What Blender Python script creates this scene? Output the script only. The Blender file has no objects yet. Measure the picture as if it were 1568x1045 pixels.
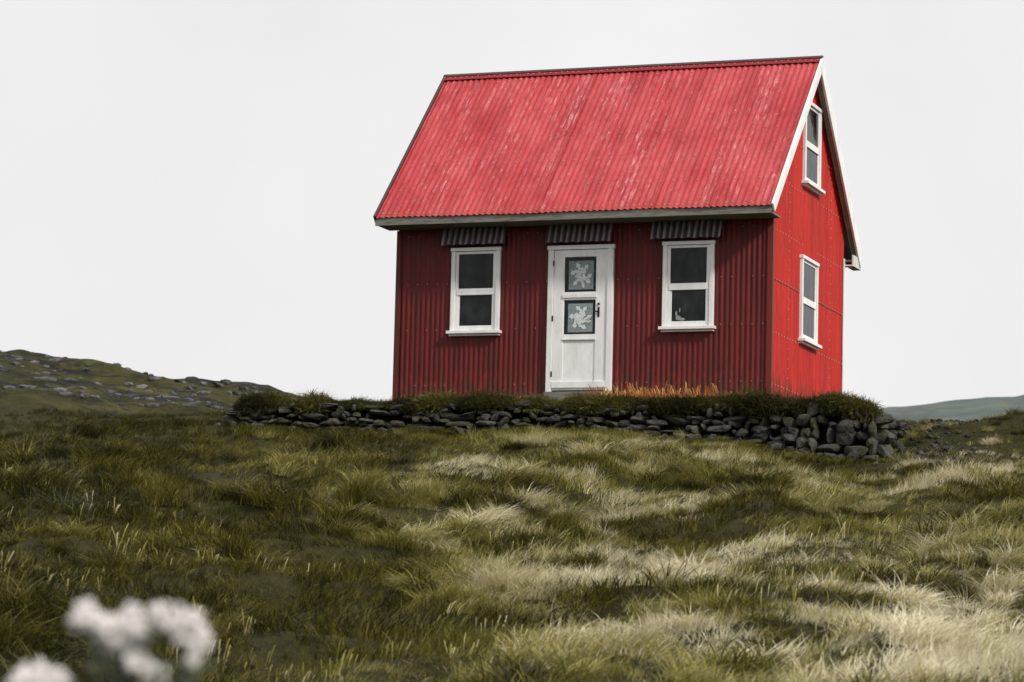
import bpy, math, random, numpy as np
from mathutils import Matrix, Vector
random.seed(5); rng=np.random.default_rng(7)
SC=bpy.context.scene
L=5.6
# ------------------------------------------------------------- calibration
names=['cx','cy','cz','psi','th','rho','f','W','zT','zR','oe','og','w1','w2','ww','wzt','wzb','dx','dw','dzt','gy','gw','gzt','gzb','azb','fas']
def proj(p,P):
    d=np.array(P)-np.array([p['cx'],p['cy'],p['cz']])
    s,t,r=p['psi'],p['th'],p['rho']
    F=np.array([-math.sin(s)*math.cos(t),math.cos(s)*math.cos(t),math.sin(t)])
    R0=np.array([math.cos(s),math.sin(s),0]);U0=np.cross(R0,F)
    R=math.cos(r)*R0+math.sin(r)*U0;U=-math.sin(r)*R0+math.cos(r)*U0
    k=p['f']*1000/(d@F)
    return np.array([784+k*(d@R),522.5-k*(d@U)])
def obs(p):
    W,oe,og,zT,zR=p['W'],p['oe'],p['og'],p['zT'],p['zR']
    o=[((-og,-oe,zT),(573,331),1),((L+og,-oe,zT),(1184,312),1),((-og,W/2,zR),(681,121),1),((L+og,W/2,zR),(1260,89),1),
       ((L+og,W+oe,zT),(1321,397),1),((-og,-oe,zT-p['fas']),(576,345),1),((L+og,-oe,zT-p['fas']),(1184,327),1)]
    for c,(a,b,cc,d) in ((p['w1'],((692,380),(766,379),(688,515),(763,514))),(p['w2'],((1016,370),(1093,368),(1012,509),(1092,507)))):
        h=p['ww']/2
        o+=[((c-h,-.05,p['wzt']),a,1),((c+h,-.05,p['wzt']),b,1),((c-h,-.05,p['wzb']),cc,1),((c+h,-.05,p['wzb']),d,1)]
    x,w=p['dx'],p['dw']/2
    o+=[((x-w,-.05,p['dzt']),(840,377),1),((x+w,-.05,p['dzt']),(940,374),1),((x-w,-.05,.05),(835,598),1),((x+w,-.05,.05),(935,597),1)]
    g,h=p['gy'],p['gw']/2
    o+=[((L+.04,g-h,p['gzt']),(1228,390),1),((L+.04,g+h,p['gzt']),(1252,404),1),((L+.04,g-h,p['gzb']),(1227,527),1),((L+.04,g+h,p['gzb']),(1252,536),1)]
    o+=[((L+.04,W/2-h,p['azb']),(1230,285),1),((L+.04,W/2+h,p['azb']),(1256,300),1)]
    return o
def resid(v):
    p=dict(zip(names,v));r=[]
    for P,q,w in obs(p):
        r+=list((proj(p,P)-np.array(q))*w)
    def xat(X,Y,ypix,xp,w=1):
        a=proj(p,(X,Y,0));b=proj(p,(X,Y,2.5));t=(ypix-a[1])/(b[1]-a[1]);r.append((a[0]+t*(b[0]-a[0])-xp)*w)
    xat(0,0,345,610);xat(0,0,600,604);xat(L,0,330,1183);xat(L,0,600,1179);xat(L,p['W'],405,1291);xat(L,p['W'],605,1289)
    r+=[(p['gy']-p['W']/2)*8,(p['gw']-p['ww'])*6,(p['f']-3.4)*.6,(p['oe']-.3)*3,(p['og']-.3)*3]
    return np.array(r)
p0=dict(cx=16.84,cy=-41.2,cz=-4.56,psi=.35,th=.121,rho=.025,f=4.74,W=4.13,zT=2.54,zR=4.6,oe=.3,og=.3,w1=1.2,w2=4.2,ww=.72,wzt=2.1,wzb=.8,dx=2.7,dw=.95,dzt=2.1,gy=2,gw=.72,gzt=2.1,gzb=.8,azb=3.,fas=.13)
v=np.array([p0[n] for n in names]);lam=1e-2;r=resid(v);c=r@r
for it in range(40):
    J=np.zeros((len(r),len(v)))
    for i in range(len(v)):
        e=np.zeros(len(v));e[i]=1e-5
        J[:,i]=(resid(v+e)-r)/1e-5
    dv=np.linalg.solve(J.T@J+lam*np.diag(np.diag(J.T@J)+1e-6),-J.T@r)
    r2=resid(v+dv);c2=r2@r2
    if c2<c:
        if c-c2<1e-7*c: break
        v=v+dv;r=r2;c=c2;lam*=.2
    else: lam*=5
P=dict(zip(names,[float(q) for q in v]))
W,zT,zR,oe,og=P['W'],P['zT'],P['zR'],P['oe'],P['og']
C=np.array([P['cx'],P['cy'],P['cz']])
s_,t_,r_=P['psi'],P['th'],P['rho']
F=np.array([-math.sin(s_)*math.cos(t_),math.cos(s_)*math.cos(t_),math.sin(t_)])
R0=np.array([math.cos(s_),math.sin(s_),0]);U0=np.cross(R0,F)
R=math.cos(r_)*R0+math.sin(r_)*U0;U=-math.sin(r_)*R0+math.cos(r_)*U0
FP=P['f']*1000
def ray(px,py): return F+R*((px-784)/FP)-U*((py-522.5)/FP)
def onY(px,py,Y):
    d=ray(px,py);return C+d*((Y-C[1])/d[1])
def atS(px,py,s):
    d=ray(px,py);return C+d*(s/(d@F))
# ------------------------------------------------------------- camera
cam=bpy.data.cameras.new('camera');co=bpy.data.objects.new('camera',cam);SC.collection.objects.link(co)
SC.camera=co
co.matrix_world=Matrix([[R[0],U[0],-F[0],C[0]],[R[1],U[1],-F[1],C[1]],[R[2],U[2],-F[2],C[2]],[0,0,0,1]])
cam.lens=FP*36/1568;cam.clip_end=6000
cam.dof.use_dof=True;cam.dof.focus_distance=42;cam.dof.aperture_fstop=4.8
# ------------------------------------------------------------- node helpers
class MT:
    def __init__(s,name):
        s.m=bpy.data.materials.new(name);s.m.use_nodes=True;s.t=s.m.node_tree
        s.b=s.t.nodes['Principled BSDF'];s.out=s.t.nodes['Material Output']
    def n(s,t,**k):
        q=s.t.nodes.new(t)
        for a,b in k.items(): setattr(q,a,b)
        return q
    def l(s,a,b): s.t.links.new(a,b)
    def set(s,**k):
        for a,b in k.items():
            s.b.inputs[a.replace('_',' ')].default_value=b
    def coord(s,kind='Object',scale=(1,1,1)):
        if kind=='Pos': o=s.n('ShaderNodeNewGeometry').outputs['Position']
        else: o=s.n('ShaderNodeTexCoord').outputs[kind]
        mp=s.n('ShaderNodeMapping');mp.inputs['Scale'].default_value=scale
        s.l(o,mp.inputs['Vector']);return mp.outputs[0]
    def noise(s,co,scale=5,detail=4,rough=.6,dist=0):
        q=s.n('ShaderNodeTexNoise');q.inputs['Scale'].default_value=scale;q.inputs['Detail'].default_value=detail
        q.inputs['Roughness'].default_value=rough;q.inputs['Distortion'].default_value=dist
        s.l(co,q.inputs['Vector']);return q.outputs['Fac']
    def math(s,op,a,b,c_=None):
        q=s.n('ShaderNodeMath',operation=op)
        for i,v in enumerate((a,b,c_)):
            if v is None: continue
            if isinstance(v,bpy.types.NodeSocket): s.l(v,q.inputs[i])
            else: q.inputs[i].default_value=v
        return q.outputs[0]
    def comp(s,co,i):
        q=s.n('ShaderNodeSeparateXYZ');s.l(co,q.inputs[0]);return q.outputs[i]
    def ramp(s,f,pts):
        q=s.n('ShaderNodeValToRGB');e=q.color_ramp.elements
        while len(e)<len(pts): e.new(.5)
        for i,(a,c) in enumerate(pts):
            e[i].position=a;e[i].color=(c if len(c)==4 else (*c,1)) if hasattr(c,'__len__') else (c,c,c,1)
        s.l(f,q.inputs[0]);return q.outputs[0]
    def mix(s,f,a,b,mode='MIX'):
        q=s.n('ShaderNodeMix',data_type='RGBA',blend_type=mode)
        for i,v in ((0,f),(6,a),(7,b)):
            if isinstance(v,bpy.types.NodeSocket): s.l(v,q.inputs[i])
            elif i==0: q.inputs[0].default_value=v
            else: q.inputs[i].default_value=(*v,1) if hasattr(v,'__len__') else (v,v,v,1)
        return q.outputs[2]
    def bump(s,f,st=.3,d=.02):
        q=s.n('ShaderNodeBump');q.inputs['Strength'].default_value=st;q.inputs['Distance'].default_value=d
        s.l(f,q.inputs['Height']);s.l(q.outputs[0],s.b.inputs['Normal'])
    def col(s,c): s.l(c,s.b.inputs['Base Color'])
def painted(name,base,dark,light,lightamt=.62,speck=.66,rough=.55,spk=.8,big=None,foot=None,roof=False):
    m=MT(name)
    st=m.noise(m.coord('UV',(7,.5,1)),1,5,.7)
    c=m.mix(m.ramp(st,[(.38,0),(.62,1)]),dark,base)
    if big: c=m.mix(m.ramp(m.noise(m.coord('UV',(1.3,.7,1)),1,5,.65),[(.38,0),(.64,.85)]),c,big)
    st2=m.noise(m.coord('UV',(11,1.1,1)),1,7,.75)
    c=m.mix(m.ramp(st2,[(lightamt-.06,0),(lightamt+.10,.8)]),c,light)
    if roof:   # chalky run-off streaks and bare patches gathered in bands down the slope
        bd=m.noise(m.coord('UV',(2.4,.25,1)),1,3,.6);pk=m.noise(m.coord('UV',(26,4.0,1)),1,7,.8)
        f=m.math('ADD',m.math('MULTIPLY',bd,.42),m.math('MULTIPLY',pk,.85))
        c=m.mix(m.ramp(f,[(.69,0),(.80,.75)]),c,(.62,.30,.30))
        pk2=m.noise(m.coord('UV',(30,5,1)),1.7,5,.75);c=m.mix(m.ramp(pk2,[(.52,0),(.68,.65)]),c,(.20,.012,.018))
        v=m.comp(m.coord('UV'),1)
        c=m.mix(m.math('MULTIPLY',m.ramp(v,[(.0,1),(.25,0)]),m.ramp(pk,[(.45,0),(.6,.7)])),c,(.30,.05,.03))
    sp=m.noise(m.coord('UV',(40,9,1)),1,4,.65)
    c=m.mix(m.ramp(sp,[(speck,0),(speck+.05,spk)]),c,tuple(min(1,q*1.0+.22) for q in light))
    dk=m.noise(m.coord('UV',(26,3,1)),1.3,5,.65)
    c=m.mix(m.ramp(dk,[(.56,0),(.72,.65)]),c,tuple(q*.35+.004 for q in dark))
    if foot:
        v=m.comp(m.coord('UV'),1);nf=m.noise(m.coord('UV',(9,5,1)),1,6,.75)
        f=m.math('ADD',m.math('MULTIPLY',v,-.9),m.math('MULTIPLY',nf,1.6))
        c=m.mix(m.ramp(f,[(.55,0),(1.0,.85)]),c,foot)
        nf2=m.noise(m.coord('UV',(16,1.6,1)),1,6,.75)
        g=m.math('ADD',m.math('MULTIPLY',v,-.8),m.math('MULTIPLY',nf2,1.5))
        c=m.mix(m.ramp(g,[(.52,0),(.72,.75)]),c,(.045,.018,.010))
    m.col(c);m.set(Roughness=rough);m.b.inputs['Specular IOR Level'].default_value=.3
    m.bump(sp,.15,.004);return m.m
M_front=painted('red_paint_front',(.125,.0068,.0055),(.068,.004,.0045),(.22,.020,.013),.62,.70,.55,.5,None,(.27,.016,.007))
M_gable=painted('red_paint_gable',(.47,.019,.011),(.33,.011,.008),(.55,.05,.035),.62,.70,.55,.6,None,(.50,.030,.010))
M_roof=painted('red_paint_roof',(.41,.026,.032),(.27,.014,.019),(.54,.14,.15),.59,.66,.6,.8,(.48,.065,.072),None,True)
M_cap=painted('red_paint_ridge',(.30,.02,.025),(.15,.012,.014),(.50,.2,.2),.56,.6,.6,.8)
m=MT('white_paint');nz=m.noise(m.coord('Object',(3,3,1)),2,5,.7);n2=m.noise(m.coord('Object',(14,14,3)),2,4,.7);c=m.mix(m.ramp(nz,[(.35,0),(.7,1)]),(.80,.80,.80),(.64,.64,.62));c=m.mix(m.ramp(n2,[(.60,0),(.75,.7)]),c,(.42,.40,.34));m.col(c);m.set(Roughness=.5);M_white=m.m
m=MT('weathered_trim');nz=m.noise(m.coord('Object',(2,14,14)),2,5,.7);m.col(m.mix(m.ramp(nz,[(.4,0),(.65,1)]),(.20,.195,.17),(.09,.09,.075)));m.set(Roughness=.8);M_grey=m.m
m=MT('soffit_paint');nz=m.noise(m.coord('Object',(2,5,5)),2,5,.7);m.col(m.mix(m.ramp(nz,[(.4,0),(.65,1)]),(.62,.62,.58),(.42,.42,.38)));m.set(Roughness=.7);M_soff=m.m
m=MT('galvanised_hood');nz=m.noise(m.coord('UV',(16,3,3)),1,5,.7)
u=m.comp(m.coord('UV'),0);w_=m.math('SINE',m.math('MULTIPLY',u,2*math.pi/.09),0)
c=m.mix(m.ramp(m.math('MULTIPLY_ADD',w_,.30,m.math('MULTIPLY',nz,1.0)),[(.40,0),(.95,1)]),(.045,.028,.036),(.30,.28,.29));m.col(c);m.set(Roughness=.6);M_hood=m.m
m=MT('window_glass');nz=m.noise(m.coord('Object',(1,1,.6)),5,4,.6);m.col(m.mix(m.ramp(nz,[(.45,0),(.7,1)]),(.006,.007,.008),(.022,.024,.025)));m.set(Roughness=.06);m.b.inputs['Specular IOR Level'].default_value=.2;m.bump(m.noise(m.coord('Object'),3,2,.5),.1,.05);M_glass=m.m
m=MT('lace_curtain');nz=m.noise(m.coord('Object',(1,1,1)),90,2,.6);m.col(m.mix(m.ramp(nz,[(.4,0),(.6,1)]),(.13,.165,.165),(.27,.32,.32)));m.set(Roughness=.9);M_lace=m.m
m=MT('lace_leaf');nz=m.noise(m.coord('Object',(1,1,1)),60,3,.6);m.col(m.mix(m.ramp(nz,[(.4,0),(.6,1)]),(.42,.48,.48),(.68,.72,.72)));m.set(Roughness=.9);M_leafw=m.m
m=MT('dark_iron');m.set(Base_Color=(.02,.02,.02,1),Roughness=.4,Metallic=.6);M_iron=m.m
m=MT('dark_flashing');m.set(Base_Color=(.055,.012,.014,1),Roughness=.5);M_flash=m.m
m=MT('nail_heads');m.set(Base_Color=(.42,.24,.20,1),Roughness=.6);M_nail=m.m
# ------------------------------------------------------------- mesh builder
class MB:
    def __init__(s): s.v=[];s.f=[]
    def box(s,mp,u,n,z):
        b=len(s.v)
        for zz in z:
            for nn in n:
                for uu in u: s.v.append(mp(uu,nn,zz))
        for q in ((0,1,3,2),(4,6,7,5),(0,4,5,1),(2,3,7,6),(0,2,6,4),(1,5,7,3)): s.f.append([b+i for i in q])
    def poly(s,pts):
        b=len(s.v);s.v+=pts;s.f.append(list(range(b,b+len(pts))))
    def build(s,name,mat,parent,bevel=0,smooth=False,recalc=True):
        me=bpy.data.meshes.new(name);me.from_pydata([tuple(map(float,q)) for q in s.v],[],s.f)
        if recalc:
            import bmesh
            bm=bmesh.new();bm.from_mesh(me);bmesh.ops.recalc_face_normals(bm,faces=bm.faces);bm.to_mesh(me);bm.free()
        me.materials.append(mat)
        if smooth: me.polygons.foreach_set('use_smooth',[True]*len(me.polygons))
        o=bpy.data.objects.new(name,me);SC.collection.objects.link(o)
        if parent: o.parent=parent
        if bevel:
            md=o.modifiers.new('bevel','BEVEL');md.width=bevel;md.segments=2;md.limit_method='ANGLE'
        return o
def empty(name):
    o=bpy.data.objects.new(name,None);SC.collection.objects.link(o);return o
house=empty('red_cottage')
def fr(u,n,z): return (u,-n,z)
def ga(u,n,z): return (L+n,u,z)
def gl(u,n,z): return (-n,u,z)
def bk(u,n,z): return (u,W+n,z)
def corr(name,mp,u0,u1,lo,hi,mat,pitch=.076,amp=.009,rows=2):
    n=int((u1-u0)/pitch*8);V=[];UV=[];Fc=[]
    for i in range(n+1):
        u=u0+(u1-u0)*i/n
        a,b=lo(u),hi(u)
        off=amp*math.sin(2*math.pi*u/pitch)
        for j in range(rows+1):
            w=a+(b-a)*j/rows
            V.append(mp(u,off,w));UV.append((u,w))
    k=rows+1
    for i in range(n):
        for j in range(rows): Fc.append((i*k+j,(i+1)*k+j,(i+1)*k+j+1,i*k+j+1))
    me=bpy.data.meshes.new(name);me.from_pydata([tuple(map(float,q)) for q in V],[],Fc)
    ul=me.uv_layers.new(name='UVMap')
    vi=np.zeros(len(me.loops),int);me.loops.foreach_get('vertex_index',vi)
    ul.data.foreach_set('uv',np.array(UV)[vi].ravel())
    me.polygons.foreach_set('use_smooth',[True]*len(me.polygons));me.materials.append(mat)
    o=bpy.data.objects.new(name,me);SC.collection.objects.link(o);o.parent=house;return o
zS=zT-P['fas']+.03
ls=math.hypot(W/2+oe,zR-zT);ey,ez=(W/2+oe)/ls,(zR-zT)/ls
def roofline(y):
    yy=min(y,W-y);return zT+(yy+oe)/(W/2+oe)*(zR-zT)
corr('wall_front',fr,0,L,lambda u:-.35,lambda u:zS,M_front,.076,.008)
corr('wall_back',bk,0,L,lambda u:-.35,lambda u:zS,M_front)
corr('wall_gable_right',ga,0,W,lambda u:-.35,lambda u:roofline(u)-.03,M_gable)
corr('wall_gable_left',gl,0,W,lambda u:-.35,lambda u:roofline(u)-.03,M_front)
def wv(x,s): return .006*math.sin(x*1.9+1)+.004*math.sin(x*5.1+s)
def sf(x,t,s): return (x,-oe+ey*s-ez*t,zT+ez*s+ey*t)
def sb(x,t,s): return (x,W+oe-ey*s+ez*t,zT+ez*s+ey*t)
corr('roof_front',sf,-og,L+og,lambda u:-.03+wv(u,0),lambda u:ls,M_roof,.09,.010,6)
corr('roof_back',sb,-og,L+og,lambda u:-.03,lambda u:ls,M_roof,.09,.010,6)
b=MB()
for q in (sf,sb): b.box(q,(-og+.03,L+og-.03),(-.045,-.018),(.01,ls-.03))
b.build('roof_deck',M_grey,house)
b=MB()
fb=P['fas']
b.box(fr,(-og+.005,L+og-.03),(oe-.03,oe-.003),(zT-fb,zT-.02))
b.box(fr,(-og+.01,L+og-.04),(.0,oe-.035),(zS-.02,zS+.005))
b.box(bk,(-og+.005,L+og-.03),(oe-.03,oe-.003),(zT-fb,zT-.02))
b.box(bk,(-og+.01,L+og-.04),(.0,oe-.035),(zS-.02,zS+.005))
b.build('eaves_boards',M_grey,house,.004)
b=MB()
b.box(sf,(L+og-.022,L+og+.008),(-.125,.022),(-.03,ls+.01))
b.box(sb,(L+og-.022,L+og+.012),(-.20,.022),(-.03,ls+.01))
b.build('barge_boards',M_white,house,.004)
b=MB()
for q in (sf,sb):
    for k in range(3): b.box(q,(L+.03+k*(og-.06)/3,L+.02+(k+1)*(og-.06)/3),(-.075,-.048),(.03,ls-.06))
    b.box(q,(-og+.04,-.03),(-.075,-.048),(.03,ls-.06))
b.box(ga,(W+.0,W+oe-.04),(.03,og-.03),(zT-.19,zT-.17));b.box(ga,(W+.0,W+oe-.04),(og-.029,og-.006),(zT-.19,zT-.02))
b.build('gable_soffit',M_soff,house)
b=MB()
b.box(sf,(-og-.012,-og+.03),(-.12,.03),(-.03,ls)); b.box(sb,(-og-.012,-og+.03),(-.12,.03),(-.03,ls))
b.box(sf,(-og-.01,L+og+.01),(.030,.040),(ls-.025,ls+.03))
b.box(sb,(-og-.01,L+og+.01),(.030,.040),(ls-.025,ls+.03))
b.build('dark_flashing',M_flash,house)
b=MB()
for q in (sf,sb): b.box(q,(-og,L+og-.03),(.016,.028),(ls-.11,ls-.005))
b.build('ridge_cap',M_cap,house)
b=MB()
b.box(fr,(L-.05,L+.028),(.013,.026),(-.35,zS-.03)); b.box(ga,(-.012,.06),(.012,.026),(-.35,zS+.1))
b.build('corner_flashing',M_gable,house)
b=MB();b.box(fr,(-.02,.045),(.013,.024),(-.35,zS-.03));b.build('corner_flashing_left',M_front,house)
b=MB();b.box(ga,(W-.05,W+.02),(.012,.026),(-.35,zS+.02));b.build('corner_board_back',M_white,house)
b=MB()
def nail(mp,u,n,z,r=.009): b.box(mp,(u-r,u+r),(n,n+.008),(z-r,z+r))
for s in (.04,.62,1.25,1.9,ls-.2,ls-.06):
    u=-og+.0225
    while u<L+og-.05:
        if random.random()<.8: nail(sf,u,.010 if s<ls-.1 else .028,s+random.uniform(-.012,.012),.008)
        u+=.09*(1 if s<.1 or s>ls-.1 else 2)
hw=P['ww']/2
for z in (.15,.95,1.62,zS-.12):
    u=.019
    while u<L-.06:
        if random.random()<.75 and not any(abs(u-q)<w_ for q,w_ in ((P['w1'],hw+.03),(P['w2'],hw+.03),(P['dx'],.5))): nail(fr,u,.007,z,.005)
        u+=.152
for z in (.12,.85,1.6,2.3,3.05,3.7):
    u=.095
    while u<W-.06:
        if z<roofline(u)-.15 and not(abs(u-W/2)<hw+.03): nail(ga,u,.009,z,.009)
        u+=.152
for u in (.9,3.3):
    z=0
    while z<roofline(u)-.2: nail(ga,u,.008,z,.007);z+=.14
b.build('nail_heads',M_nail,house)
b=MB()
for z in (1.62,):
    b.box(ga,(.065,W/2-hw-.01),(.004,.0105),(z-.03,z-.022));b.box(ga,(W/2+hw+.01,W-.06),(.004,.0105),(z-.03,z-.022))
b.build('sheet_seams',M_flash,house)
b=MB()
for u in (.62,1.45,2.3,3.15,4.0,4.85): b.box(sf,(u,u+.018),(.0,.0115),(.0,ls-.12))
b.build('roof_sheet_laps',M_roof,house)
# windows
def window(pre,mp,uc,w,zb,zt):
    par=house
    h=w/2;t=MB();tw=.062
    zs=zb+.075
    t.box(mp,(uc-h,uc-h+tw),(-.01,.05),(zs,zt-.05));t.box(mp,(uc+h-tw,uc+h),(-.01,.05),(zs,zt-.05))
    t.box(mp,(uc-h-.012,uc+h+.012),(-.01,.062),(zt-.05,zt))
    t.box(mp,(uc-h-.035,uc+h+.035),(-.01,.11),(zb+.03,zs-.002))
    t.box(mp,(uc-h-.01,uc+h+.01),(-.01,.06),(zb,zb+.028))
    zi0,zi1=zs,zt-.052;u0,u1=uc-h+tw+.002,uc+h-tw-.002
    zm=(zi0+zi1)/2-.01
    sw=.045
    t.box(mp,(u0,u0+sw),(-.01,.033),(zi0,zi1));t.box(mp,(u1-sw,u1),(-.01,.033),(zi0,zi1))
    t.box(mp,(u0+sw,u1-sw),(-.01,.030),(zi1-.04,zi1))
    t.box(mp,(u0+sw-.02,u1-sw+.02),(-.01,.040),(zm-.05,zm+.045))
    t.box(mp,(u0+sw,u1-sw),(-.01,.030),(zi0,zi0+.075))
    t.box(mp,(u0+sw,u0+sw+.025),(-.01,.026),(zi0+.075,zm-.05));t.box(mp,(u1-sw-.012,u1-sw),(-.01,.026),(zi0+.075,zm-.05))
    t.build(pre+'_frame',M_white,par,.004)
    g=MB();g.box(mp,(u0+.01,u1-.01),(.012,.018),(zi0+.01,zi1-.01));g.build(pre+'_glass',M_glass,par)
window('window_left',fr,P['w1'],P['ww'],P['wzb'],P['wzt'])
window('window_right',fr,P['w2'],P['ww'],P['wzb'],P['wzt'])
window('gable_window',ga,P['gy'],P['gw'],P['gzb'],P['gzt'])
window('attic_window',ga,W/2,P['gw'],P['azb'],P['azb']+(P['gzt']-P['gzb']))
t=MB();ux=P['w2']-.14;zx=P['wzb']+.15
for k,(a,bb,ra,rb) in enumerate(((.0,.05,.040,.035),(.05,.03,.05,.022),(-.03,.11,.016,.04),(.02,.16,.010,.035))):
    t.poly([(ux+a+ra*math.cos(q/10*6.283),-.0186-.0003*k,zx+bb+rb*math.sin(q/10*6.283)) for q in range(10)])
m=MT('ornament_white');m.set(Base_Color=(.22,.22,.21,1),Roughness=.8);t.build('window_ornament',m.m,house,recalc=False)
# door
dx,dw,z0,z1=P['dx'],P['dw'],.03,P['dzt'];H=z1-z0
t=MB();h=dw/2
t.box(fr,(dx-h,dx-h+.085),(-.01,.055),(z0,z1-.06));t.box(fr,(dx+h-.085,dx+h),(-.01,.055),(z0,z1-.06))
t.box(fr,(dx-h-.012,dx+h+.012),(-.01,.065),(z1-.06,z1))
a0,a1=dx-h+.088,dx+h-.088
p0_,p1_=dx-.25*dw,dx+.235*dw
zz=[z1-H*q for q in (.08,.32,.375,.61,.645,.965)]
t.box(fr,(a0,p0_),(-.01,.036),(z0+.02,z1-.064));t.box(fr,(p1_,a1),(-.01,.036),(z0+.02,z1-.064))
t.box(fr,(p0_,p1_),(-.01,.036),(zz[0],z1-.064));t.box(fr,(p0_,p1_),(-.01,.036),(zz[2],zz[1]))
t.box(fr,(p0_-.02,p1_+.02),(.037,.052),(zz[2]+.03,zz[1]-.03))
t.box(fr,(p0_,p1_),(-.01,.036),(zz[4],zz[3]));t.box(fr,(p0_,p1_),(-.01,.036),(z0+.02,zz[5]))
t.box(fr,(p0_,p1_),(-.01,.024),(zz[5],zz[4]));t.box(fr,(p0_-.01,p1_+.01),(.037,.05),(zz[4]-.01,zz[4]+.02))
t.box(fr,(a0-.0,a1),(.037,.06),(z0+.05,z0+.14))
t.build('door_frame_and_leaf',M_white,house,.004)
t=MB();t.box(fr,(p0_,p1_),(.0,.0125),(zz[1],zz[0]));t.box(fr,(p0_,p1_),(.0,.0125),(zz[3],zz[2]));t.build('door_glass',M_glass,house)
lc=MB();lf=MB()
for za,zb_ in ((zz[1],zz[0]),(zz[3],zz[2])):
    pc_=(p0_+p1_)/2+.008;zc_=(za+zb_)/2-.008;hw_=.185;hh=.205
    lc.box(fr,(pc_-hw_,pc_+hw_),(.0135,.015),(zc_-hh,zc_+hh))
    for k in range(13):
        an=k/13*6.283*2+random.uniform(-.2,.2);rr=.115 if k<7 else .05
        cx_,cz_=pc_+rr*math.cos(an),zc_+rr*1.15*math.sin(an)
        ln,wd=random.uniform(.055,.075),random.uniform(.020,.030);an2=an+random.uniform(-.6,.6)+.4
        pts=[]
        for q in range(20):
            f=q/20*6.283;rad=(1+.42*math.cos(5*f))
            a_,b_=ln*math.cos(f)*.9,wd*math.sin(f)*rad
            x_=min(max(cx_+a_*math.cos(an2)-b_*math.sin(an2),pc_-hw_),pc_+hw_);y_=min(max(cz_+a_*math.sin(an2)+b_*math.cos(an2),zc_-hh),zc_+hh)
            pts.append((x_,-.0170-.0004*k,y_))
        lf.poly(pts)
lc.build('door_curtain',M_lace,house);lf.build('door_curtain_leaves',M_leafw,house,recalc=False)
t=MB();hx=p1_+.05;hz=z1-H*.46
t.box(fr,(hx-.015,hx+.015),(.037,.045),(hz-.07,hz+.07));t.box(fr,(hx-.05,hx+.012),(.07,.085),(hz-.008,hz+.01));t.box(fr,(hx-.006,hx+.008),(.045,.085),(hz-.008,hz+.01))
t.box(fr,(hx-.014,hx+.014),(.037,.055),(hz+.10,hz+.128))
for q in (.12,.5,.88): t.box(fr,(a0-.012,a0+.006),(.056,.062),(z0+H*q-.04,z0+H*q+.04))
t.build('door_hardware',M_iron,house)
t=MB();t.box(fr,(dx-h-.01,dx+h+.01),(.0,.09),(-.2,z0-.004));t.build('door_step',M_grey,house)
for nm,uc,w,zt in (('hood_left',P['w1'],.97,P['wzt']),('hood_door',dx,1.0,P['dzt']),('hood_right',P['w2'],1.02,P['wzt'])):
    ztop=zS-.01;zlow=zt+.03
    def hp(u,n,z,ztop=ztop,zlow=zlow):
        f=(ztop-z)/(ztop-zlow);return (u,-(.05+.10*f+n),z)
    corr(nm,hp,uc-w/2-.02,uc+w/2-.02,lambda u:zlow+.006*math.sin(u*40),lambda u:ztop,M_hood,.09,.016,2)
# ------------------------------------------------------------- noise
tab=rng.random((256,256))
def vn(x,y,sc,seed=0):
    x=np.asarray(x,float)/sc+seed*17.3;y=np.asarray(y,float)/sc+seed*9.1
    xi=np.floor(x).astype(int);yi=np.floor(y).astype(int);fx=x-xi;fy=y-yi
    fx=fx*fx*(3-2*fx);fy=fy*fy*(3-2*fy)
    g=lambda a,b:tab[a%256,b%256]
    return (g(xi,yi)*(1-fx)+g(xi+1,yi)*fx)*(1-fy)+(g(xi,yi+1)*(1-fx)+g(xi+1,yi+1)*fx)*fy
def sm(a,b,x):
    t=np.clip((x-a)/(b-a),0,1);return t*t*(3-2*t)
# ------------------------------------------------------------- terrain
YW=-1.5
pf=[(-300,668),(0,656),(200,653),(350,653),(500,657),(700,661),(900,662),(1000,669),(1150,684),(1230,702),(1335,708),(1420,705),(1568,708),(1800,712)]
pc=[(-300,618),(0,629),(200,632),(350,636),(600,640),(1340,632),(1400,634),(1450,643),(1500,642),(1568,630),(1800,618)]
pt=[(350,608),(450,607),(600,609),(800,603),(900,608),(1000,610),(1100,605),(1200,609),(1290,606),(1340,620)]
A=np.array([onY(a,b,YW-.2) for a,b in pf]);B=np.array([onY(a,b,1.) for a,b in pc]);T=np.array([onY(a,b,YW) for a,b in pt])
XL,XR=T[0,0],T[-1,0]
def meadow(x,y):
    zf=np.interp(x,A[:,0],A[:,2]);zc=np.interp(x,B[:,0],B[:,2])
    yf=YW-.2
    tt=np.clip((yf-y)/(yf-C[1]),0,1)
    zlo=C[2]-2.3
    z=zf*(1-tt)+zlo*tt
    up=sm(yf,1.,y);z=np.where(y>yf,zf+(zc-zf)*up,z)
    z=z-np.maximum(y-2.,0)*.06
    z=np.maximum(z,-9.)
    d=np.hypot(x-C[0],y-C[1]);bank=sm(9,4.5,d);z=z*(1-bank)+(C[2]-.62)*bank
    fd=sm(0,4,np.abs(y-YW))*.8+.2
    n=(vn(x,y,3.5,1)-.5)*.45*fd*sm(-.5,-6,y)+(vn(x,y,1.0,2)-.5)*.38*fd+(vn(x*.8,y,.42,3)-.5)*.17*(.4+.6*fd)
    return z+n
def sd(x,y):
    dx_=np.maximum(XL+.15-x,x-(XR-.1));dy=np.maximum(YW-y,y-9.)
    wob=(vn(x,y,.8,5)-.5)*.16
    return np.where((dx_>0)&(dy>0),np.hypot(dx_,dy),np.maximum(dx_,dy))+wob
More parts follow.
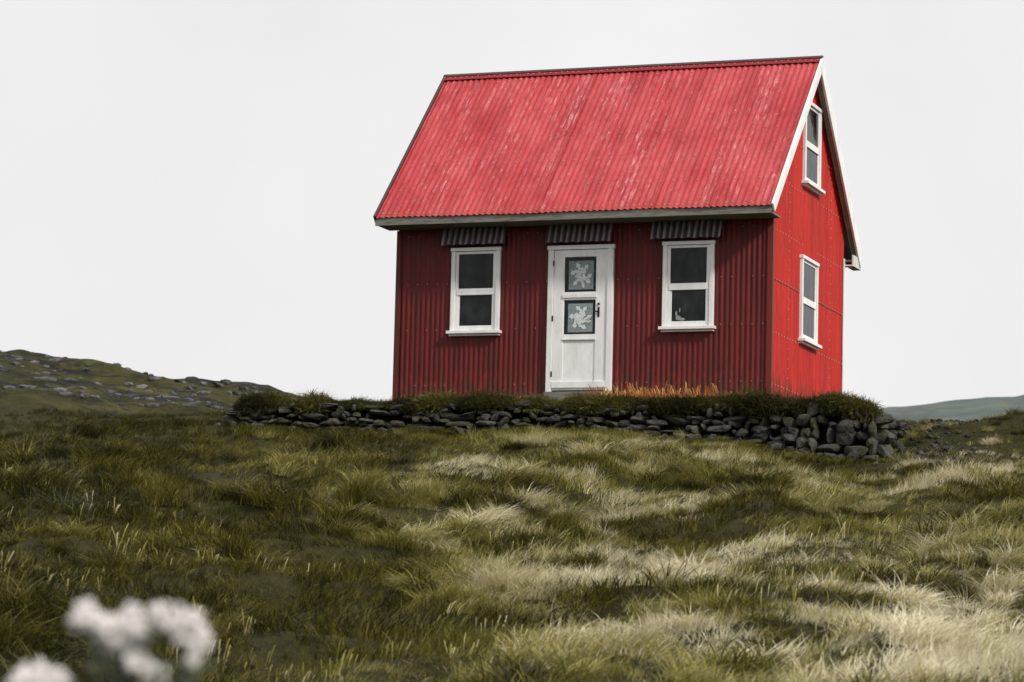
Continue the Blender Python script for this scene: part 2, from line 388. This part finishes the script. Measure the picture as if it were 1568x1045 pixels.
def height(x,y):
    s=sd(x,y);k=sm(-.04,-.2,s)
    zt=np.interp(x,T[:,0],T[:,2])-.085+(vn(x,y,.5,6)-.5)*.10
    zt=zt+.05*sm(.0,-1.3,s)
    m=meadow(x,y)
    return m*(1-k)+zt*k
def axis(a,b,st,far,g=1.18):
    q=list(np.arange(a,b+1e-6,st));s=st;x=b
    while x<far: s*=g;x+=s;q.append(x)
    s=st;x=a
    while x>-far: s*=g;x-=s;q.insert(0,x)
    return np.array(q)
def gridmesh(name,X,Y,Z,mat,parent=None):
    ny,nx=X.shape
    V=np.stack([X,Y,Z],-1).reshape(-1,3)
    i=np.arange(ny*nx).reshape(ny,nx)
    Fq=np.stack([i[:-1,:-1],i[:-1,1:],i[1:,1:],i[1:,:-1]],-1).reshape(-1,4)
    me=bpy.data.meshes.new(name);me.vertices.add(len(V));me.vertices.foreach_set('co',V.ravel())
    me.loops.add(Fq.size);me.loops.foreach_set('vertex_index',Fq.ravel())
    me.polygons.add(len(Fq));me.polygons.foreach_set('loop_start',np.arange(0,Fq.size,4));me.polygons.foreach_set('loop_total',np.full(len(Fq),4))
    me.update(calc_edges=True);me.polygons.foreach_set('use_smooth',[True]*len(Fq));me.materials.append(mat)
    o=bpy.data.objects.new(name,me);SC.collection.objects.link(o);return o
PATCH=[(740,712,33,1.5,2.0,.58),(860,738,31,1.4,1.8,.62),(1000,765,28,1.6,1.8,.95),(930,800,26,.7,1.2,.7),(1130,800,26,1.2,2.2,1.),(1260,820,25,1.2,2.2,1.),(1400,870,22,1.3,2.6,1.),(1540,930,20,.9,2.5,.85),(1150,690,38,2,2.2,.48),(1520,700,38,1.4,3,.62),(1010,900,21,.8,1.,.5)]  # sunlit areas of the meadow painted as paler blade tint, along with straw
PC=[(atS(a,b,s),rx,ry,k) for a,b,s,rx,ry,k in PATCH]
LFT=atS(250,850,23)
def lit_dry_tint(x,y):  # painted sun and shade plus straw variation, as one blade tint
    d=np.zeros_like(x)
    for c,rx,ry,a in PC:
        u=(x-c[0])/rx;w=(y-c[1])/ry
        d=np.maximum(d,a*np.exp(-(u*u+w*w)))
    n=vn(x*.6,y,.9,11)*.4+vn(x*.7,y*1.2,.30,12)*.6
    n=sm(.25,.75,n)
    right=sm(-3.,3.,(x-LFT[0])*.94+(y-LFT[1])*.34)  # shadow over the left side painted in as darker tint
    return np.clip(d*(.08+1.05*n)+(.10+.24*right)*n*(.3+1.4*vn(x,y,1.7,13))+.045*right-.015,0,1)
m=MT('ground_turf')
pos=m.coord('Pos');n1=m.noise(pos,3,6,.7);n2=m.noise(pos,25,4,.7)
c=m.mix(m.ramp(n1,[(.35,0),(.65,1)]),(.016,.016,.006),(.045,.042,.014));c=m.mix(m.ramp(n2,[(.45,0),(.75,.6)]),c,(.07,.06,.026))
nn=m.n('ShaderNodeNewGeometry');sx=m.n('ShaderNodeSeparateXYZ');m.l(nn.outputs['Normal'],sx.inputs[0])
c=m.mix(m.ramp(sx.outputs['Z'],[(.5,1),(.75,0)]),c,(.012,.011,.009))
m.col(c);m.set(Roughness=.95);m.b.inputs['Specular IOR Level'].default_value=.1;m.bump(n2,.8,.05);M_ground=m.m
ax=axis(-8,17,.1,2500);ay=axis(-36,4,.1,2500)
X,Y=np.meshgrid(ax,ay);gridmesh('ground',X,Y,height(X,Y),M_ground)
# hills
m=MT('hillside_turf')
pos=m.coord('Pos');n1=m.noise(pos,.3,6,.7);n2=m.noise(pos,1.6,6,.75);n3=m.noise(m.coord('Pos',(1,1,2.5)),.4,8,.75,.8)
c=m.mix(m.ramp(n1,[(.40,0),(.60,1)]),(.026,.027,.012),(.082,.076,.026));c=m.mix(m.ramp(n2,[(.48,0),(.66,.8)]),c,(.115,.092,.043))
c=m.mix(m.ramp(n3,[(.51,0),(.56,.9)]),c,(.020,.020,.020));c=m.mix(m.ramp(n3,[(.60,0),(.64,.65)]),c,(.15,.15,.145))
m.col(c);m.set(Roughness=.95);m.b.inputs['Specular IOR Level'].default_value=.1;m.bump(n3,1,.8);M_hill=m.m
m=MT('hazy_distant_turf');pos=m.coord('Pos');n1=m.noise(pos,.02,7,.7);n2=m.noise(m.coord('Pos',(1,1,3)),.05,6,.7)  # bluish haze of distance mixed into the turf colour
c=m.mix(m.ramp(n1,[(.4,0),(.6,1)]),(.05,.075,.075),(.10,.12,.095));c=m.mix(m.ramp(n2,[(.48,0),(.58,.7)]),c,(.040,.050,.052));m.col(c);m.set(Roughness=1);M_far=m.m
HS=[(-900,476),(-300,508),(0,534),(60,542),(110,551),(200,565),(330,579),(410,583),(430,590),(460,600),(500,606),(600,618),(800,645),(1000,700)]
def hnoise(X,Y,s): return sum((vn(X,Y,wl,20+k)-.5)*am for k,(wl,am) in enumerate(((7,.5),(3.2,.40),(1.5,.26),(.8,.15),(.4,.08))))*s
def hill(name,sil,pxs,s0,sc,s1,zb,mat,amp,n=90):
    sil=np.array(sil,float);S=np.concatenate([np.linspace(s0,sc,n),np.linspace(sc,s1,25)[1:]])
    X=np.zeros((len(S),len(pxs)));Y=X.copy();Z=X.copy()
    for j,px in enumerate(pxs):
        py=np.interp(px,sil[:,0],sil[:,1]);pk=atS(px,py,sc)
        d=ray(px,600);d=d/(d@F)
        for i,s in enumerate(S):
            X[i,j]=C[0]+d[0]*s;Y[i,j]=C[1]+d[1]*s
            f=((s-s0)/(sc-s0)) if s<=sc else 1-((s-sc)/(s1-sc))**2
            Z[i,j]=zb+(pk[2]-zb)*(f if s>sc else f**.9)
    return gridmesh(name,X,Y,Z+hnoise(X,Y,amp),mat)
hill('hill',HS,np.linspace(-900,1000,420),58,95,150,-3.,M_hill,1.,170)
hill('distant_hill',[(700,690),(1200,640),(1370,622),(1450,613),(1568,603),(1800,590),(2600,560)],np.linspace(700,2600,90),350,600,900,-10.,M_far,1.5,30)
# ------------------------------------------------------------- rocks
def rockmesh(name,items,mat,sub=2,boxy=.55,jit=.045):
    import bmesh
    bm=bmesh.new();bmesh.ops.create_icosphere(bm,subdivisions=sub,radius=1);bv=np.array([v.co[:] for v in bm.verts]);bf=np.array([[v.index for v in f.verts] for f in bm.faces]);bm.free()
    V=[];Fc=[];k=0
    for (c,d,rz) in items:
        e=boxy*random.uniform(.8,1.35)
        a=rng.normal(0,1,(6,3));a/=np.linalg.norm(a,axis=1)[:,None]
        q=np.sign(bv)*np.abs(bv)**e
        for aa in a:   # chip facets off the stone
            dd=q@aa;q=q-np.maximum(dd-.78,0)[:,None]*aa if boxy<.8 else q
        q=q+rng.normal(0,jit,q.shape)
        sh=rng.normal(0,.25,3);q[:,0]+=q[:,2]*sh[0];q[:,2]+=q[:,0]*sh[1]*.7
        q=q*np.array(d)/2*.95
        ca,sa=math.cos(rz),math.sin(rz)
        q=np.stack([q[:,0]*ca-q[:,1]*sa,q[:,0]*sa+q[:,1]*ca,q[:,2]],1)+np.array(c)
        V.append(q);Fc.append(bf+k);k+=len(bv)
    me=bpy.data.meshes.new(name);me.from_pydata(np.concatenate(V).tolist(),[],np.concatenate(Fc).tolist());me.materials.append(mat)
    o=bpy.data.objects.new(name,me);SC.collection.objects.link(o);return o
m=MT('basalt');pos=m.coord('Pos');g=m.n('ShaderNodeNewGeometry');n1=m.noise(pos,9,5,.7);n2=m.noise(pos,40,4,.7)
c=m.mix(g.outputs['Random Per Island'],(.009,.009,.009),(.060,.054,.047));c=m.mix(m.ramp(n1,[(.46,0),(.68,.65)]),c,(.10,.092,.078))
c=m.mix(m.ramp(n2,[(.62,0),(.68,.65)]),c,(.24,.24,.21));c=m.mix(m.ramp(m.noise(pos,4,5,.7),[(.47,0),(.58,.85)]),c,(.026,.028,.009))
m.col(c);m.set(Roughness=.85);m.bump(n2,.8,.02);M_rock=m.m
m=MT('hill_rock');pos=m.coord('Pos');g=m.n('ShaderNodeNewGeometry')
m.col(m.mix(g.outputs['Random Per Island'],(.018,.018,.019),(.12,.12,.118)));m.set(Roughness=.9);m.bump(m.noise(pos,4,5,.7),.7,.1);M_hrock=m.m
items=[]
def zt_at(x): return float(np.interp(x,T[:,0],T[:,2]))-.085
NR=5
for rI in range(NR):
    x=XL-.05+random.uniform(0,.1)
    while x<XR:
        w=random.choice((.08,.11,.14,.18,.24,.33))*random.uniform(.85,1.2)
        xc=x+w/2;top=zt_at(xc)-.05;bot=float(meadow(np.array([xc]),np.array([YW-.12]))[0])-.03
        hh=(top-bot)/NR;zc_=bot+hh*(rI+.5)+random.uniform(-.04,.04)
        y=YW+.03-.12*(1-(rI+.5)/NR)+random.uniform(-.08,.05)-float((vn(xc,YW,.8,5)-.5)*-.16)
        if w<.16 and random.random()<.12: x+=w*.6;continue
        items.append(((xc,y,zc_),(w*1.03,.28,hh*random.uniform(.75,1.6)),random.uniform(-.35,.35)));x+=w*.97
for side,xs in ((1,XR-.03),(-1,XL+.1)):
    for rI in range(4):
        y=YW
        while y<4.5:
            w=random.uniform(.15,.34);top=zt_at(xs)-.05;bot=float(meadow(np.array([xs+side*.1]),np.array([y]))[0])-.1
            hh=max(top-bot,.1)/4;items.append(((xs+random.uniform(-.04,.04)+side*.05*(1-rI/4),y+w/2,bot+hh*(rI+.5)),(.3,w,hh*1.15),random.uniform(-.1,.1)));y+=w
rockmesh('dry_stone_wall',items,M_rock)
items=[]
for i in range(420):
    px=random.gauss(1440,40);yy=random.uniform(-3.2,1.2);q=onY(px,690,yy);s=random.uniform(.03,.10)*(1 if random.random()<.9 else 1.7)
    z=float(height(np.array([q[0]]),np.array([yy]))[0]);items.append(((q[0],yy,z+s*.15),(s,s*.9,s*.7),random.uniform(0,3)))
for i in range(40):
    x=random.uniform(XL,XR+.3);y=YW-random.uniform(.2,.5);s=random.uniform(.05,.18);z=float(height(np.array([x]),np.array([y]))[0]);items.append(((x,y,z+s*.2),(s*1.2,s,s*.8),random.uniform(0,3)))
rockmesh('rubble_stones',items,M_rock,1,.7)
items=[];hs_=np.array(HS,float)
for i in range(1000):
    px=random.uniform(-500,540);s=random.uniform(64,96);d=ray(px,600);d=d/(d@F);sz=random.uniform(.10,.32)
    x=C[0]+d[0]*s;y=C[1]+d[1]*s
    if vn(x,y,5,71)<.55: continue
    pk=atS(px,float(np.interp(px,hs_[:,0],hs_[:,1])),95)
    f=((min(s,95)-58)/37)**.9
    items.append(((x,y,-3+(pk[2]+3)*f+float(hnoise(x,y,1.))),(sz*1.7,sz,sz*.6),random.uniform(0,3)))
rockmesh('hillside_rocks',items,M_hrock,1,.8)
# ------------------------------------------------------------- grass
def blade_mat(name,stops,var=.34):
    m=MT(name);at=m.n('ShaderNodeAttribute',attribute_type='INSTANCER',attribute_name='tint')
    g=m.n('ShaderNodeNewGeometry')
    ad=m.n('ShaderNodeMath',operation='MULTIPLY_ADD');m.l(g.outputs['Random Per Island'],ad.inputs[0]);ad.inputs[1].default_value=var
    m.l(at.outputs['Fac'],ad.inputs[2]);sb_=m.n('ShaderNodeMath',operation='SUBTRACT');m.l(ad.outputs[0],sb_.inputs[0]);sb_.inputs[1].default_value=var*.4
    c=m.ramp(sb_.outputs[0],stops);m.col(c);m.set(Roughness=.55);m.b.inputs['Specular IOR Level'].default_value=.3
    tr=m.n('ShaderNodeBsdfTranslucent');m.l(c,tr.inputs[0]);mx=m.n('ShaderNodeMixShader');mx.inputs[0].default_value=.3
    m.l(m.b.outputs[0],mx.inputs[1]);m.l(tr.outputs[0],mx.inputs[2]);m.l(mx.outputs[0],m.out.inputs[0]);return m.m
M_blade=blade_mat('grass_blades',[(0,(.019,.019,.006)),(.12,(.052,.049,.010)),(.30,(.170,.152,.022)),(.52,(.36,.32,.085)),(.82,(.74,.68,.49))],.36)
M_turf=blade_mat('terrace_turf_blades',[(0,(.018,.018,.008)),(.25,(.052,.048,.014)),(.55,(.14,.125,.030)),(1,(.32,.27,.10))],.4)
M_wisp=blade_mat('dry_wisps',[(0,(.26,.05,.02)),(.5,(.52,.17,.04)),(1,(.58,.36,.12))])
def tuft(name,n,rad,l0,l1,wd,a0,a1,spread,mat,seg=3,head=False,out=0.):
    V=[];Fc=[]
    for i in range(n):
        r=rad*math.sqrt(random.random());th=random.uniform(0,6.283);bx,by=r*math.cos(th),r*math.sin(th)
        az=random.gauss(0,spread)
        if out and random.random()<out: az=th+random.gauss(0,.4)
        ln=random.uniform(l0,l1)*(1-.35*r/rad);w=wd*random.uniform(.6,1.2);x=0;z=-.02;pz=[]
        s0=random.uniform(a0*.5,a0*1.3);s1=random.uniform(a1*.7,a1*1.1);tw=random.uniform(-.9,.9)
        for k in range(seg+1):
            pz.append((x,z));a=s0+(s1-s0)*(k/seg)**.8;x+=math.sin(a)*ln/seg;z+=math.cos(a)*ln/seg
        b_=len(V);ca,sa=math.cos(az),math.sin(az);pxx,pyy=-math.sin(az+tw),math.cos(az+tw)
        for k,(x,z) in enumerate(pz):
            ww=w*(1-(k/seg)**2*.85)/2
            if head and k>=seg-1: ww=w*1.6/2
            V.append((bx+x*ca+pxx*ww,by+x*sa+pyy*ww,z));V.append((bx+x*ca-pxx*ww,by+x*sa-pyy*ww,z))
        for k in range(seg): Fc.append((b_+2*k,b_+2*k+1,b_+2*k+3,b_+2*k+2))
    me=bpy.data.meshes.new(name);me.from_pydata(V,[],Fc);me.materials.append(mat);me.polygons.foreach_set('use_smooth',[True]*len(Fc))
    return bpy.data.objects.new(name,me)
def scatter(name,pts,rot,scl,idx,tint,objs):
    col=bpy.data.collections.new(name+'_source')
    for o in objs: col.objects.link(o)
    me=bpy.data.meshes.new(name);me.vertices.add(len(pts));me.vertices.foreach_set('co',np.asarray(pts,float).ravel())
    for nm,ty,arr,fld in (('rot','FLOAT_VECTOR',rot,'vector'),('scl','FLOAT_VECTOR',scl,'vector'),('idx','INT',idx,'value'),('tint','FLOAT',tint,'value')):
        a=me.attributes.new(nm,ty,'POINT');a.data.foreach_set(fld,np.asarray(arr).ravel().astype(np.int32 if ty=='INT' else np.float32))
    o=bpy.data.objects.new(name,me);SC.collection.objects.link(o)
    g=bpy.data.node_groups.new(name,'GeometryNodeTree')
    g.interface.new_socket(name='Geometry',in_out='INPUT',socket_type='NodeSocketGeometry');g.interface.new_socket(name='Geometry',in_out='OUTPUT',socket_type='NodeSocketGeometry')
    N=g.nodes;gi=N.new('NodeGroupInput');go=N.new('NodeGroupOutput');ip=N.new('GeometryNodeInstanceOnPoints');ci=N.new('GeometryNodeCollectionInfo')
    ci.inputs['Collection'].default_value=col;ci.inputs['Separate Children'].default_value=True;ci.inputs['Reset Children'].default_value=True
    ip.inputs['Pick Instance'].default_value=True
    def na(nm,ty):
        q=N.new('GeometryNodeInputNamedAttribute');q.data_type=ty;q.inputs['Name'].default_value=nm;return [s for s in q.outputs if s.enabled][0]
    lk=g.links.new
    lk(gi.outputs[0],ip.inputs['Points']);lk(ci.outputs[0],ip.inputs['Instance']);lk(na('idx','INT'),ip.inputs['Instance Index'])
    lk(na('rot','FLOAT_VECTOR'),ip.inputs['Rotation']);lk(na('scl','FLOAT_VECTOR'),ip.inputs['Scale']);lk(ip.outputs[0],go.inputs[0])
    md=o.modifiers.new('scatter','NODES');md.node_group=g;return o
tufts=[tuft('grass_tuft_%d'%i,32,.13,.10,.27,.007,.5,1.6,.8,M_blade) for i in range(5)]
tufts+=[tuft('grass_tuft_%d'%i,28,.09,.08,.18,.007,.2,.9,1.2,M_blade) for i in range(5,7)]
turf=[tuft('turf_tuft_%d'%i,34,.12,.10,.26,.008,.4,1.9,.9,M_turf) for i in range(4)]
tuss=[tuft('tussock_%d'%i,260,.17,.22,.48,.0065,.3,1.9,.65,M_blade,4,False,.4) for i in range(4)]
def flow_at(x,y): return (vn(x,y,2.2,41)-.5)*2.6+(vn(x,y,.7,42)-.5)*1.9-.5
def field(n,s0,s1,wf=.50):
    S=np.sqrt(rng.random(n)*(s1**2-s0**2)+s0**2);Tt=(rng.random(n)-.5)*S*wf
    return C[0]+F[0]/math.cos(t_)*S+R0[0]*Tt,C[1]+F[1]/math.cos(t_)*S+R0[1]*Tt
bx_=onY(1440,690,-1)[0]
px_,py_=field(46000,13.,47.)
s=sd(px_,py_)
dn=vn(px_,py_,.7,31)
keep=((s>.12))&(rng.random(len(px_))<.4+.7*dn)
keep&=rng.random(len(px_))>np.exp(-(((px_-bx_)/.75)**2+((py_+1)/1.8)**2))*.9
x,y=px_[keep],py_[keep];z=height(x,y);k=len(x)
rot=np.stack([rng.normal(0,.14,k),rng.normal(0,.18,k),flow_at(x,y)+rng.normal(0,.5,k)],1)
sc=(.5+.85*vn(x,y,1.0,43))*(.8+.4*rng.random(k));sc*=1-.4*sm(-6,0,y)
scl=np.stack([sc,sc,sc*(.55+.8*vn(x,y,.6,44))],1)
idx=np.where(rng.random(k)<.8,rng.integers(0,5,k),rng.integers(5,7,k))
scatter('grass',np.stack([x,y,z],1),rot,scl,idx,np.clip(lit_dry_tint(x,y)+rng.normal(0,.055,k),0,1),tufts)
x,y=field(3600,13.,46.);s=sd(x,y)
kp=(s>.25)&(rng.random(len(x))<.03+1.4*sm(.35,.75,vn(x,y,1.2,81)));x,y=x[kp],y[kp];k=len(x)
sc=rng.uniform(.40,1.2,k)*(1-.5*sm(-8,-1,y));scl=np.stack([sc*1.15,sc*1.15,sc*rng.uniform(.65,1.05,k)],1)
scatter('grass_tussocks',np.stack([x,y,height(x,y)-.02],1),np.stack([rng.normal(0,.12,k),rng.normal(.1,.14,k),flow_at(x,y)+rng.normal(0,.5,k)],1),scl,rng.integers(0,4,k),np.clip(lit_dry_tint(x,y)*1.1+rng.normal(.01,.11,k),0,1),tuss)
# terrace turf cap hanging over the wall
n=12500
x=rng.uniform(XL-.1,XR+.1,n);y=np.where(rng.random(n)<.7,YW+rng.random(n)*.32-.09,rng.uniform(YW,5,n))
s=sd(x,y);inh=(x>-.08)&(x<L+.08)&(y>-.08)&(y<W+.1)
kp=(s<.05)&~inh;x,y,s=x[kp],y[kp],s[kp];k=len(x);z=height(x,y);z=np.where(s>-.25,np.interp(x,T[:,0],T[:,2])-.085,z);z=z-.05*sm(-.06,.04,s)-.03*rng.random(k)
rot=np.stack([rng.normal(0,.3,k),rng.normal(0,.35,k)+np.where(s>-.12,.35,0),np.where(s>-.18,-1.57,0)+rng.normal(0,.9,k)],1)
sc=rng.uniform(.3,1.0,k)*(.35+1.3*vn(x,y,.3,50));sc*=np.where(y>-1.0,.5,1);scl=np.stack([sc*1.2,sc*1.2,sc*.95],1)
scatter('terrace_turf',np.stack([x,y,z],1),rot,scl,rng.integers(0,4,k),np.clip(.06+.6*vn(x,y,.45,51)**1.5+rng.normal(0,.07,k),0,1),turf)
ws=[tuft('dry_wisp_%d'%i,9,.06,.15,.36,.006,.1,.6,.9,M_wisp,4,True) for i in range(3)]
x=np.concatenate([rng.normal(4.2,.9,240),rng.uniform(.3,5.6,220),rng.uniform(5.5,7.0,60)]);n=len(x);y=rng.uniform(-1.1,-.1,n)
kp=(np.abs(x-dx)>.5)&(x<XR-.2);x,y=x[kp],y[kp];n=len(x);z=height(x,y)
sc=rng.uniform(.45,1.15,n)*np.where(np.abs(x-4.0)<1.0,1.05,.65);scatter('dry_grass_wisps',np.stack([x,y,z],1),np.stack([rng.normal(0,.1,n),rng.normal(0,.1,n),rng.uniform(0,6,n)],1),np.stack([sc]*3,1),rng.integers(0,3,n),rng.random(n),ws)
st=[tuft('seed_stalk_%d'%i,4,.12,.14,.26,.005,.1,.6,.8,M_blade,4,True) for i in range(3)]
x,y=field(900,14.,30.,.42);kp=rng.random(len(x))<sm(.45,.7,vn(x,y,1.5,61));x,y=x[kp],y[kp];n=len(x)
sc=rng.uniform(.7,1.2,n);scatter('seed_stalks',np.stack([x,y,height(x,y)],1),np.stack([rng.normal(0,.1,n),rng.normal(0,.1,n),rng.normal(0,.5,n)],1),np.stack([sc]*3,1),rng.integers(0,3,n),rng.uniform(.35,.6,n),st)
# ------------------------------------------------------------- foreground wildflowers
m=MT('petals_white');m.set(Base_Color=(.86,.83,.81,1),Roughness=.7)
tr=m.n('ShaderNodeBsdfTranslucent');tr.inputs[0].default_value=(.86,.83,.81,1);mx=m.n('ShaderNodeMixShader');mx.inputs[0].default_value=.3
m.l(m.b.outputs[0],mx.inputs[1]);m.l(tr.outputs[0],mx.inputs[2]);m.l(mx.outputs[0],m.out.inputs[0]);M_pet=m.m
m=MT('flower_stems');m.set(Base_Color=(.045,.060,.025,1),Roughness=.6);M_stem=m.m
def flower(heads,basepx,s):
    par=empty('wildflower_plant')
    b0=atS(basepx,1045,s);gz=float(height(np.array([b0[0]]),np.array([b0[1]]))[0]);base=np.array([b0[0],b0[1],gz-.02])
    items=[];st_=MB();lv=MB()
    for (px,py,r) in heads:
        c=atS(px,py,s+random.uniform(-.08,.08));rr=r*s/FP*1.12
        for i in range(95):
            q=rng.normal(0,1,3);q/=np.linalg.norm(q)
            q=q*rr*random.uniform(.3,1.0)
            items.append((tuple(c+q),(rr*.46,)*3,random.uniform(0,3)))
        pr=None
        for k in range(9):
            f=k/8;pt_=base*(1-f)+c*f+np.array([math.sin(f*3.14)*.02,0,0])
            ring=[tuple(pt_+np.array([math.cos(a)*.0028,math.sin(a)*.0028,0])) for a in (0,1.57,3.14,4.71)]
            bi=len(st_.v);st_.v+=ring
            if pr is not None:
                for j in range(4): st_.f.append((pr+j,pr+(j+1)%4,bi+(j+1)%4,bi+j))
            pr=bi
        for k in range(60):
            f=random.uniform(.35,.97);pt_=base*(1-f)+c*f;a=random.uniform(0,6.28);d=np.array([math.cos(a),math.sin(a),.3]);ln=random.uniform(.02,.05);sd_=np.array([-math.sin(a),math.cos(a),0])*.010
            lv.poly([tuple(pt_),tuple(pt_+d*ln*.5+sd_),tuple(pt_+d*ln),tuple(pt_+d*ln*.5-sd_)])
    o=rockmesh('flower_heads',items,M_pet,1,.9);o.parent=par
    st_.build('stems',M_stem,par);lv.build('leaves',M_stem,par,recalc=False)
flower([(134,948,25),(160,966,24),(182,990,14),(204,950,24),(210,978,18),(246,944,20),(284,958,27),(304,980,20),(292,1012,15),(208,1014,18),(226,1036,28)],215,4.)
flower([(56,1041,26),(84,1048,24),(36,1054,24)],70,4.1)
# ------------------------------------------------------------- world + sun
w=bpy.data.worlds.new('World');SC.world=w;w.use_nodes=True;nt=w.node_tree
bg=nt.nodes['Background'];bg.inputs[1].default_value=.1
SUNV=Vector((.76,-.34,.60)).normalized();el=math.asin(SUNV.z);az=math.atan2(SUNV.x,SUNV.y)
sky=nt.nodes.new('ShaderNodeTexSky');sky.sky_type='NISHITA';sky.sun_disc=False;sky.sun_elevation=el;sky.sun_rotation=az
hs=nt.nodes.new('ShaderNodeHueSaturation');hs.inputs['Saturation'].default_value=.2;nt.links.new(sky.outputs[0],hs.inputs['Color'])
tc=nt.nodes.new('ShaderNodeTexCoord');sx=nt.nodes.new('ShaderNodeSeparateXYZ');nt.links.new(tc.outputs['Generated'],sx.inputs[0])
rp=nt.nodes.new('ShaderNodeValToRGB');e=rp.color_ramp.elements;e[0].position=.0;e[0].color=(.445,.443,.445,1);e[1].position=.95;e[1].color=(.60,.60,.61,1)
q=e.new(.27);q.color=(.450,.447,.452,1)
nt.links.new(sx.outputs['Z'],rp.inputs[0])
nz=nt.nodes.new('ShaderNodeTexNoise');nz.inputs['Scale'].default_value=6;nz.inputs['Detail'].default_value=5;nt.links.new(tc.outputs['Generated'],nz.inputs['Vector'])
mr=nt.nodes.new('ShaderNodeMapRange');mr.inputs['From Min'].default_value=.3;mr.inputs['From Max'].default_value=.7;mr.inputs['To Min'].default_value=18.9;mr.inputs['To Max'].default_value=21.2;nt.links.new(nz.outputs['Fac'],mr.inputs['Value'])
vm=nt.nodes.new('ShaderNodeVectorMath');vm.operation='SCALE';nt.links.new(rp.outputs[0],vm.inputs[0]);nt.links.new(mr.outputs[0],vm.inputs['Scale'])
mx=nt.nodes.new('ShaderNodeMix');mx.data_type='RGBA';mx.inputs[0].default_value=.9;nt.links.new(hs.outputs[0],mx.inputs[6]);nt.links.new(vm.outputs[0],mx.inputs[7]);nt.links.new(mx.outputs[2],bg.inputs[0])
sl=bpy.data.lights.new('sun','SUN');sl.energy=3.3;sl.angle=math.radians(6);sl.color=(1,.95,.86)
so=bpy.data.objects.new('sun',sl);SC.collection.objects.link(so);so.rotation_euler=SUNV.to_track_quat('Z','Y').to_euler()
SC.view_settings.view_transform='Standard';SC.view_settings.look='None';SC.view_settings.exposure=0
